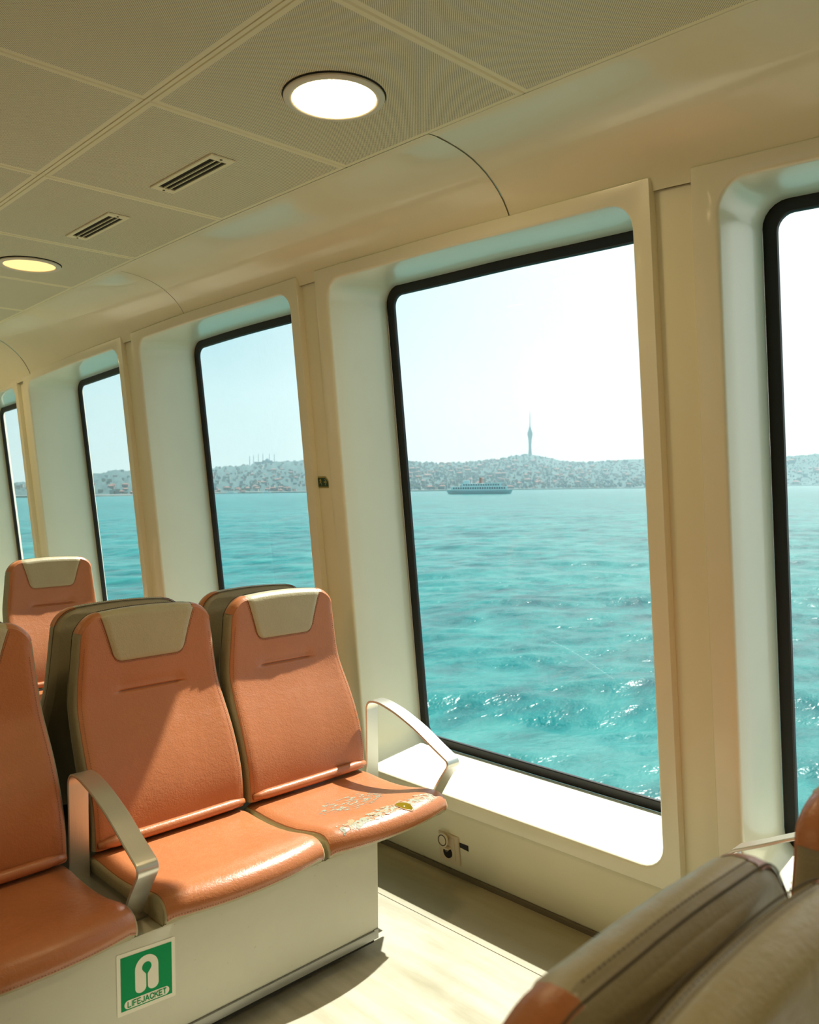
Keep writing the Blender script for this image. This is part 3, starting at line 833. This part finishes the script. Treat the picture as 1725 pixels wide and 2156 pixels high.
# wall socket with open flap and a black label
def outlet():
    zc=.085; yc=1.808
    r=empty('wall_socket',(xw(zc,.0035),yc,zc)); tag(r,'cream wall socket with its round flap open, low on the skirting','wall socket')
    m_p=gelcoat('socket_plastic',(.66,.56,.39,1),.35,.1)
    def box(nm,mat,d0,d1,u0,u1,v0,v1,bev=.001,lab=None):
        m=MB(); bm=bmesh.new(); bmesh.ops.create_cube(bm,size=1)
        for q in bm.verts:
            X=-(d0 if q.co.x>0 else d1); Y=-(u0 if q.co.y<0 else u1); Z=(v0 if q.co.z<0 else v1)
            q.co=Vector((X+SP*Z,Y,Z))
        bmesh.ops.recalc_face_normals(bm,faces=list(bm.faces))
        if bev: bmesh.ops.bevel(bm,geom=list(bm.edges),offset=bev,segments=2,affect='EDGES')
        m.bm(bm); return m.build(nm,mat,r,auto=40)
    box('face_plate',m_p,0,.006,-.044,.042,-.046,.047)
    box('inner_frame',m_p,.005,.009,-.036,.026,-.034,.040)
    def disc(nm,mat,d,uc,vc,rad,th):
        m=MB(); m.cyl((-d+SP*vc,-uc,vc),rad,th,28,'X'); return m.build(nm,mat,r,auto=40)
    disc('socket_well',m_void,.0092,-.004,-.012,.019,.002)
    disc('contact_shade',m_joint,.0098,-.008,-.003,.009,.002)
    disc('flap',m_p,.022,-.010,.030,.022,.005)
    m=MB(); n=24
    rows=[]
    for k in range(n+1):
        a=2*PI*k/n; rows.append([(-.0255+SP*.03+.0016*math.cos(b),.010-(.0165+.0016*math.sin(b))*math.cos(a),.030+(.0165+.0016*math.sin(b))*math.sin(a)) for b in (0,PI/2,PI,1.5*PI)])
    m.grid(rows,closed=True); m.build('flap_rim',m_joint,r,smooth=True)
    box('hinge',m_p,.008,.024,-.026,.012,.002,.008)
outlet()
def label_():
    zc=.107; y0,y1=1.765,1.729
    m=MB(); X=lambda z,d: xw(z,.0035)-d
    V=[(X(.116,0),y0,.116),(X(.116,0),y1,.1165),(X(.098,0),y1,.098),(X(.101,0),y0,.101)]
    m.add([(a-.001,b,c) for a,b,c in V]+[(a+.001,b,c) for a,b,c in V],[(0,1,2,3),(7,6,5,4),(0,4,5,1),(1,5,6,2),(2,6,7,3),(3,7,4,0)])
    o=m.build('adhesive_label',m_dark); tag(o,'small black label strip stuck right of the wall socket','label')
label_()

# ------------------------------------------------------------------ outside: sea, far shore
SEA=CZ-5.2
def sea():
    M=Mat('sea_water',(.02,.30,.31,1),.26,spec=.24); M.b.inputs['IOR'].default_value=1.33
    v=M.coord()
    st=M.node('ShaderNodeMapping'); st.inputs['Rotation'].default_value=(0,0,math.radians(-46)); st.inputs['Scale'].default_value=(.55,1,1); M.l.new(v,st.inputs[0]); s=st.outputs[0]
    a=M.noise(s,.16,4,.55); b=M.noise(s,.75,5,.6); c=M.noise(s,3.2,4,.6)
    h=M.math('ADD',M.math('MULTIPLY',a,1.2),M.math('ADD',M.math('MULTIPLY',b,.24),M.math('MULTIPLY',c,.028)))
    M.l.new(M.bump(h,1.0,1.0),M.b.inputs['Normal'])
    f=M.math('ADD',M.math('MULTIPLY',a,.4),M.math('MULTIPLY',b,.6))
    M.l.new(M.ramp(f,[(.38,(.002,.085,.095,1)),(.52,(.008,.165,.16,1)),(.64,(.025,.215,.20,1))]),M.b.inputs['Base Color'])
    # patch near the ship is real wave geometry, the rest is one sheet
    verts=[];faces=[]
    R=[8,9.5]; 
    while R[-1]<9000: R.append(R[-1]*(1.012 if R[-1]<150 else 1.05 if R[-1]<300 else 1.25))
    NA=240; a0,a1=math.radians(5),math.radians(100)
    for r in R:
        for k in range(NA+1):
            t=a0+(a1-a0)*k/NA; x,y=r*math.sin(t)+0,r*math.cos(t)
            amp=.17*max(0,1-r/300)
            ca,sa=math.cos(.8),math.sin(.8); p=(x*ca-y*sa)*.45,(x*sa+y*ca)
            z=amp*(noise.noise(Vector((p[0]*.35,p[1]*.35,0)))*1.8+noise.noise(Vector((p[0]*1.1,p[1]*1.1,4)))*.7)
            verts.append((x,y,SEA+z))
    for j in range(len(R)-1):
        for k in range(NA): i=j*(NA+1)+k; faces.append((i,i+NA+1,i+NA+2,i+1))
    o=obj('sea',verts,faces,M.m,smooth=True); tag(o,'turquoise sea with small waves and glints',kind='structure')
    m=MB(); m.add([(2.4,-40,SEA-.3),(9,-40,SEA-.3),(9,60,SEA-.3),(2.4,60,SEA-.3)],[(0,1,2,3)]); o=m.build('ground',M.m); tag(o,'sea surface close under the ship side',kind='structure')
sea()
DIP=[(10,.60),(19,.55),(23.7,.54),(31,.44),(37,.41),(44.5,.385),(52,.33),(60,.28),(66,.22),(70,.19),(75,.17)]
def dshore(b): return 5.2/math.tan(math.radians(sm(DIP,b)))
SKY=[(14,.3),(18,.42),(19.8,.42),(22.5,.75),(24.7,1.07),(25.9,1.16),(28,1.22),(31,1.30),(32.1,1.39),(33.9,1.52),(35.8,1.74),(37.1,1.84),(39,1.88),(42,1.8),(44.5,1.68),(46.5,1.54),(48.8,1.61),(50,1.73),(51.3,1.95),(52.45,2.02),(53.6,1.88),(54.5,1.64),(56.4,1.50),(58.2,1.59),(60.2,1.60),(64,1.55),(68.8,1.67),(70.4,1.76),(76,1.7)]
def pol(b,d,z): t=math.radians(b); return Vector((d*math.sin(t),d*math.cos(t),z))
def ground_z(b,t):      # t 0 at the shore, 1 at the ridge
    d=dshore(b); D=d*(1+.75*t)
    zr=5.2+dshore(b)*1.75*math.tan(math.radians(sm(SKY,b)))
    q=t**1.15
    return SEA+.6+(zr-.6)*q*(1-.06*noise.noise(Vector((b*.7,t*4,0)))), D
def hills():
    M=Mat('wooded_hillside',(.08,.14,.10,1),.9,spec=.1)
    v=M.coord(); n=M.noise(v,.03,5,.65); n2=M.noise(v,.16,4,.7)
    c=M.mixc(n,(.035,.085,.09,1),(.08,.13,.125,1)); c=M.mixc(M.ramp(n2,[(.55,(0,0,0,1)),(.75,(.45,.45,.45,1))]),c,(.20,.20,.165,1))
    M.l.new(c,M.b.inputs['Base Color'])
    V=[];F=[]; NB=420; NT=14
    for i in range(NB+1):
        b=13+62*i/NB
        for j in range(NT+1):
            t=j/NT; z,D=ground_z(b,t)
            bump_=(1.2+3.0*t)*noise.noise(Vector((b*4.1,t*9,2)))+1.0*noise.noise(Vector((b*14,t*20,5)))
            V.append(pol(b,D,z+(bump_ if 0<j else 0)))
        z,D=ground_z(b,1); V.append(pol(b,D*1.3,SEA-2))
    n_=NT+2
    for i in range(NB):
        for j in range(NT+1): a=i*n_+j; F.append((a,a+n_,a+n_+1,a+1))
    o=obj('hillside',V,F,M.m,smooth=True); tag(o,'long low green hillside along the far shore',kind='structure')
    q=MB(); rows=[[pol(13+62*i/120,dshore(13+62*i/120)-1,SEA-1) for i in range(121)],[pol(13+62*i/120,dshore(13+62*i/120)-1,SEA+1.1) for i in range(121)],[pol(13+62*i/120,dshore(13+62*i/120)+5,SEA+1.3) for i in range(121)]]
    q.grid(rows); o=q.build('quay',Mat('quay_stone',(.25,.26,.24,1),.9).m); tag(o,'thin stone quay along the far waterline',kind='structure')
hills()
m_bw=[Mat('facade_%s'%n,c,.8).m for n,c in (('white',(.34,.34,.32,1)),('pink',(.28,.20,.18,1)),('grey',(.17,.20,.21,1)),('cream',(.28,.26,.22,1)))]
m_roof=Mat('clay_roof',(.30,.15,.12,1),.85).m; m_roofg=Mat('grey_roof',(.17,.18,.18,1),.85).m
m_win=Mat('dark_panes',(.06,.07,.08,1),.3).m
def building_mesh(k,w,d,h,hip):
    m=MB(); m.box(-w/2,w/2,-d/2,d/2,-3,h,0)
    rows_=max(1,int(h/2.2))
    for fl_ in range(rows_):
        z=.8+fl_*2.1
        if z+1>h: break
        nx=max(2,int(w/2))
        for i in range(nx):
            x=-w/2+w*(i+.5)/nx; m.box(x-.4,x+.4,-d/2-.05,-d/2+.02,z,z+1.0,2)
    if hip:
        e=.4; m.add([(-w/2-e,-d/2-e,h),(w/2+e,-d/2-e,h),(w/2+e,d/2+e,h),(-w/2-e,d/2+e,h),(-w/5,0,h+1.5),(w/5,0,h+1.5)],[(0,1,5,4),(1,2,5),(2,3,4,5),(3,0,4),(3,2,1,0)],1)
    else: m.box(-w/2-.2,w/2+.2,-d/2-.2,d/2+.2,h,h+.4,1)
    me=m.build('building',None,None,mats=[m_bw[k%4],m_roof if (hip or k%3==0) else m_roofg,m_win]); d_=me.data; bpy.data.objects.remove(me); return d_
BM=[building_mesh(k,*a) for k,a in enumerate([(6,5,3.2,1),(8,5,4.4,1),(5,5,5.5,0),(7,5,3.6,1),(10,6,5.0,0),(4.5,4,3.0,1),(9,5,6.2,1),(12,6,4.2,1)])]
def town():
    n=0
    done=[]
    def put(b,t,sc,ki,lab,grp):
        z,D=ground_z(b,t); q=pol(b,D,0); rad=(7.2,9.6,7.3,8.8,12,6.2,10.6,13.6)[ki]*sc*.5
        if any((q-a).length<rad+r for a,r in done): return
        done.append((q,rad)); o=link(bpy.data.objects.new('building',BM[ki])); o.location=pol(b,D,z-.3); o.rotation_euler=(0,0,-math.radians(b)+random.uniform(-.35,.35)); o.scale=(sc,)*3
        tag(o,lab,'building',grp)
    for _ in range(204):
        b=random.uniform(43.8,60.6); t=random.random()**1.15*.93; put(b,t+.01,random.uniform(.45,.8)*(1+.15*t),random.randrange(8),'small hazy block in the town seen through the largest window','buildings across the largest window')
    for _ in range(50):
        b=random.uniform(30.9,37.4); t=random.choice([random.uniform(0,.12),random.uniform(.25,.7)]); put(b,t,random.uniform(.35,.62),random.choice([0,1,3,5,7]),'small hazy house on the wooded slope below the minarets','houses on the slope below the minarets')
    for _ in range(16):
        b=random.uniform(23.2,26.2); t=random.uniform(0,.6); put(b,t,random.uniform(.35,.6),random.choice([0,1,3,5]),'small hazy house through the narrow window left of the minarets','houses through the narrow-looking window')
    for _ in range(22):
        b=random.uniform(68.5,71.5); t=random.random()*.9; put(b,t,random.uniform(.9,1.5),random.randrange(8),'small hazy block on the shore at the right edge of the view','buildings at the right edge')
town()
def town_fabric():
    # the countless smaller houses between them
    m=MB()
    for _ in range(6500):
        b=random.uniform(18,76)
        if random.random()>(.10+.25*max(0,min(1,(b-27)/6))+.65*max(0,min(1,(b-38)/6))): continue
        t=random.random()**1.1*.97+.01; z,D=ground_z(b,t); p=pol(b,D,z); w=random.uniform(1.6,3.6); h=random.uniform(1.2,3.0); k=random.choice([0,0,1,2,2,3,4,4,5])
        Mx=Matrix.Translation(p)@Matrix.Rotation(-math.radians(b)+random.uniform(-.4,.4),4,'Z')
        P=[Mx@Vector(q) for q in ((-w/2,-w/2,-2),(w/2,-w/2,-2),(w/2,w/2,-2),(-w/2,w/2,-2),(-w/2,-w/2,h),(w/2,-w/2,h),(w/2,w/2,h),(-w/2,w/2,h))]
        m.add(P,[(0,1,5,4),(1,2,6,5),(2,3,7,6),(3,0,4,7)],min(k,3)); m.add(P[4:],[(0,1,2,3)],4 if k%2 else 5)
    o=m.build('small_houses',None,None,mats=m_bw+[m_roof,m_roofg]); tag(o,'dense spread of tiny hazy houses over the far slopes','houses',kind='stuff')
town_fabric()
def broadcast_tower():
    b,D=52.5,2300; z0=5.2+D*math.tan(math.radians(1.6))+SEA
    Z=lambda e: 5.2+SEA+D*math.tan(math.radians(e))
    w=lambda deg: D*math.tan(math.radians(deg))
    root=empty('broadcast_tower',pol(b,D,z0)); tag(root,'slender spindle-shaped tower with needle mast on the hilltop','tower')
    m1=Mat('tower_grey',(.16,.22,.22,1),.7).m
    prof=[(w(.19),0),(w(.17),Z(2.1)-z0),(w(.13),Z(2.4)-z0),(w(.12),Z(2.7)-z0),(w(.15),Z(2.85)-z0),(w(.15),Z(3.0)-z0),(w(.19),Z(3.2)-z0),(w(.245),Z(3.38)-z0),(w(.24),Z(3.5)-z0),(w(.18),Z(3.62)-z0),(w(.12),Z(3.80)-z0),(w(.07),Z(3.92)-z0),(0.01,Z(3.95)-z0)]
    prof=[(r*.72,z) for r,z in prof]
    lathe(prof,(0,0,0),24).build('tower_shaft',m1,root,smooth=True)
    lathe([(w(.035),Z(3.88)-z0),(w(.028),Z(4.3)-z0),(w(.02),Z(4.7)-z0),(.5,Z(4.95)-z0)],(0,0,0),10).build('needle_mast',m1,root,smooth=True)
    # distant hill it stands on, part of the ridge behind
broadcast_tower()
def mosque():
    b,D=34.67,1250; Z=lambda e: 5.2+D*math.tan(math.radians(e)); z0=Z(1.45)+SEA; w=lambda deg: D*math.tan(math.radians(deg))
    root=empty('mosque',pol(b,D,z0)); root.rotation_euler=(0,0,-math.radians(b)); tag(root,'hazy domed building with six thin minarets on the skyline','mosque')
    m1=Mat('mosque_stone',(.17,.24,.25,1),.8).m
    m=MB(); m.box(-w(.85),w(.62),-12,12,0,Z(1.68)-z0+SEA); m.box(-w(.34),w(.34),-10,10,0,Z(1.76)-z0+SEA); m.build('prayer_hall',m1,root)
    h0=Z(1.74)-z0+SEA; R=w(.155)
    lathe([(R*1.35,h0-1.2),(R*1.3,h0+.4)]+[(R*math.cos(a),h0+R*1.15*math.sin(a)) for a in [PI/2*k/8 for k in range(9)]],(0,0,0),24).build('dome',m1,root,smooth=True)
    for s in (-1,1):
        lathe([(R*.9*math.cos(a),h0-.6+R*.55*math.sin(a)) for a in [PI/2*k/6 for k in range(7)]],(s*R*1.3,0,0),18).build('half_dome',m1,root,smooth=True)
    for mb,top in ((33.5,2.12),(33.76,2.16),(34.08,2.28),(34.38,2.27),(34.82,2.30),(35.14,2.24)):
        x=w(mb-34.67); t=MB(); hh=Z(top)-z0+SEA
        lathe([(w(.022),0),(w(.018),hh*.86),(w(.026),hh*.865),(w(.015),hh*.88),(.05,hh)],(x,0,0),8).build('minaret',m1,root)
mosque()
def ferry_boat():
    b=49.07; D=500; root=empty('passenger_ferry',pol(b,D,SEA)); root.rotation_euler=(0,0,-math.radians(b)); root.scale=(1,1,1.15); tag(root,'white passenger ferry with funnel crossing in front of the far shore','boat')
    mw=Mat('boat_white',(.85,.85,.82,1),.5).m; mg=Mat('boat_hull_grey',(.50,.57,.57,1),.5).m; mo=Mat('funnel_red',(.42,.16,.10,1),.5).m
    L=39; 
    def hullrow(z,w,f,a): 
        P=[]
        for k in range(25):
            t=-1+2*k/24; wid=w*(1-abs(t)**3.2)
            P.append((t*L/2*(1.0+f),-wid-.05,z+(.5*abs(t)**3)))
        return P+[(x,-y,z2) for x,y,z2 in reversed(P)]
    h=MB(); h.grid([hullrow(-.4,2.4,-.05,0),hullrow(.7,3.4,-.01,0),hullrow(1.9,3.6,.01,0)],closed=True); r=hullrow(1.9,3.6,.01,0); h.add(r,[tuple(range(len(r)))]); h.build('hull',mg,root,smooth=True)
    d=MB(); d.box(-17,16.5,-3.1,3.1,1.9,3.9,bev=.2); d.build('main_deck',mw,root)
    wn=MB(); 
    for k in range(22): wn.box(-15.6+k*1.42,-14.7+k*1.42,-3.2,3.2,2.6,3.5)
    wn.build('main_windows',m_win,root)
    d=MB(); d.box(-10.5,13,-2.7,2.7,3.9,5.5,bev=.2); d.build('upper_deck',mw,root)
    wn=MB()
    for k in range(15): wn.box(-9.6+k*1.45,-8.7+k*1.45,-2.8,2.8,4.4,5.1)
    wn.build('upper_windows',m_win,root)
    d=MB(); d.box(3.5,17.8,-3,3,5.6,5.8); d.build('canopy',mw,root)
    d=MB(); d.box(-9.6,-5.8,-1.9,1.9,5.5,7.2,bev=.25); d.build('wheelhouse',mw,root)
    lathe([(1.0,5.4),(1.0,8.2),(.9,8.5),(.01,8.5)],(.8,0,0),18).build('funnel',mo,root,smooth=True)
    t=tube([(-4.5,0,5.5),(-4.5,0,9.6)],.12); t.build('mast',mw,root)
    t=tube([(-19,0,1.9),(-19,0,8.6)],.10); t.build('bow_mast',mw,root)
ferry_boat()
def small_boats():
    mw=Mat('small_boat_white',(.7,.7,.66,1),.5).m
    for b,l,lab in ((32.3,9,'small white boat moored below the minarets, left of two'),(34.6,7,'small white boat moored directly below the dome')):
        d=dshore(b)-9; r=empty('motor_boat',pol(b,d,SEA)); r.rotation_euler=(0,0,-math.radians(b)); tag(r,lab,'boat','moored motor boats')
        h=MB(); rows=[]
        for z,w in ((-.2,.8),(.5,1.2),(1.0,1.3)):
            P=[(-l/2+l*k/12,-w*(1-(k/12)**3),z) for k in range(13)]; rows.append(P+[(x,-y,zz) for x,y,zz in reversed(P)])
        h.grid(rows,closed=True); h.add(rows[-1],[tuple(range(26))]); h.build('hull',mw,r)
        c=MB(); c.box(-l*.3,l*.15,-.9,.9,1.0,2.1,bev=.15); c.build('cabin',mw,r)
small_boats()

# ------------------------------------------------------------------ light
def haze():
    # sea haze between the ship and the far shore, as a thin real volume
    m=MB(); rows=[]
    A=[12+64*k/24 for k in range(25)]
    lo=[pol(b,260,SEA+.35) for b in A]; hi=[pol(b,260,170) for b in A]; lo2=[pol(b,1500,SEA+.35) for b in A]; hi2=[pol(b,1500,170) for b in A]
    n=len(A); m.v=[tuple(p) for p in lo+hi+lo2+hi2]
    for k in range(n-1):
        m.f+= [(k,k+1,n+k+1,n+k),(2*n+k,3*n+k,3*n+k+1,2*n+k+1),(k,2*n+k,2*n+k+1,k+1),(n+k,n+k+1,3*n+k+1,3*n+k)]
    m.f+= [(0,n,3*n,2*n),(n-1,3*n-1,4*n-1,2*n-1)]; m.m=[0]*len(m.f)
    M=Mat('sea_haze'); M.n.remove(M.b)
    v=M.n.new('ShaderNodeVolumeScatter'); v.inputs['Color'].default_value=(.70,.93,1,1); v.inputs['Density'].default_value=HAZE; v.inputs['Anisotropy'].default_value=.2
    M.l.new(v.outputs[0],M.out.inputs['Volume'])
    o=m.build('haze',M.m); tag(o,'pale sea haze over the far shore','haze',kind='stuff')
HAZE=.00034
haze()
SUND=Vector((1/1.27,.07,1)).normalized()
sun=bpy.data.lights.new('sun','SUN'); sun.energy=9.6; sun.angle=math.radians(.7); sun.color=(1,.97,.89)
so=link(bpy.data.objects.new('sun',sun)); so.rotation_euler=SUND.to_track_quat('Z','Y').to_euler(); so.location=(20,0,30)
w=bpy.data.worlds.new('world'); scene.world=w; w.use_nodes=True; nt=w.node_tree; N=nt.nodes; Lk=nt.links
bg=N['Background']; tc=N.new('ShaderNodeTexCoord'); sp=N.new('ShaderNodeSeparateXYZ'); Lk.new(tc.outputs['Generated'],sp.inputs[0])
r1=N.new('ShaderNodeValToRGB'); Lk.new(sp.outputs['Z'],r1.inputs[0])
e=r1.color_ramp.elements; e[0].position=0; e[0].color=(.64,.80,.79,1); e[1].position=.9; e[1].color=(.10,.34,.55,1)
e2=e.new(.10); e2.color=(.55,.73,.75,1); e3=e.new(.30); e3.color=(.26,.64,.80,1)
dp=N.new('ShaderNodeVectorMath'); dp.operation='DOT_PRODUCT'; Lk.new(tc.outputs['Generated'],dp.inputs[0]); dp.inputs[1].default_value=Vector((.93,.10,.36)).normalized()
r2=N.new('ShaderNodeValToRGB'); Lk.new(dp.outputs['Value'],r2.inputs[0]); q=r2.color_ramp.elements; q[0].position=.62; q[0].color=(0,0,0,1); q[1].position=.97; q[1].color=(1,1,1,1)
mx=N.new('ShaderNodeMix'); mx.data_type='RGBA'; Lk.new(r2.outputs[0],mx.inputs[0]); Lk.new(r1.outputs[0],mx.inputs[6]); mx.inputs[7].default_value=(1.2,1.2,1.14,1)
Lk.new(mx.outputs[2],bg.inputs[0]); bg.inputs[1].default_value=1.08

vs=scene.view_settings; vs.view_transform='Standard'; vs.look='None'; vs.exposure=0; vs.gamma=1; vs.use_curve_mapping=False
cy=scene.cycles
cy.use_denoising=True; cy.max_bounces=10; cy.diffuse_bounces=6; cy.glossy_bounces=4; cy.transparent_max_bounces=12; cy.volume_bounces=1
cy.sample_clamp_indirect=6; cy.caustics_reflective=False; cy.caustics_refractive=False
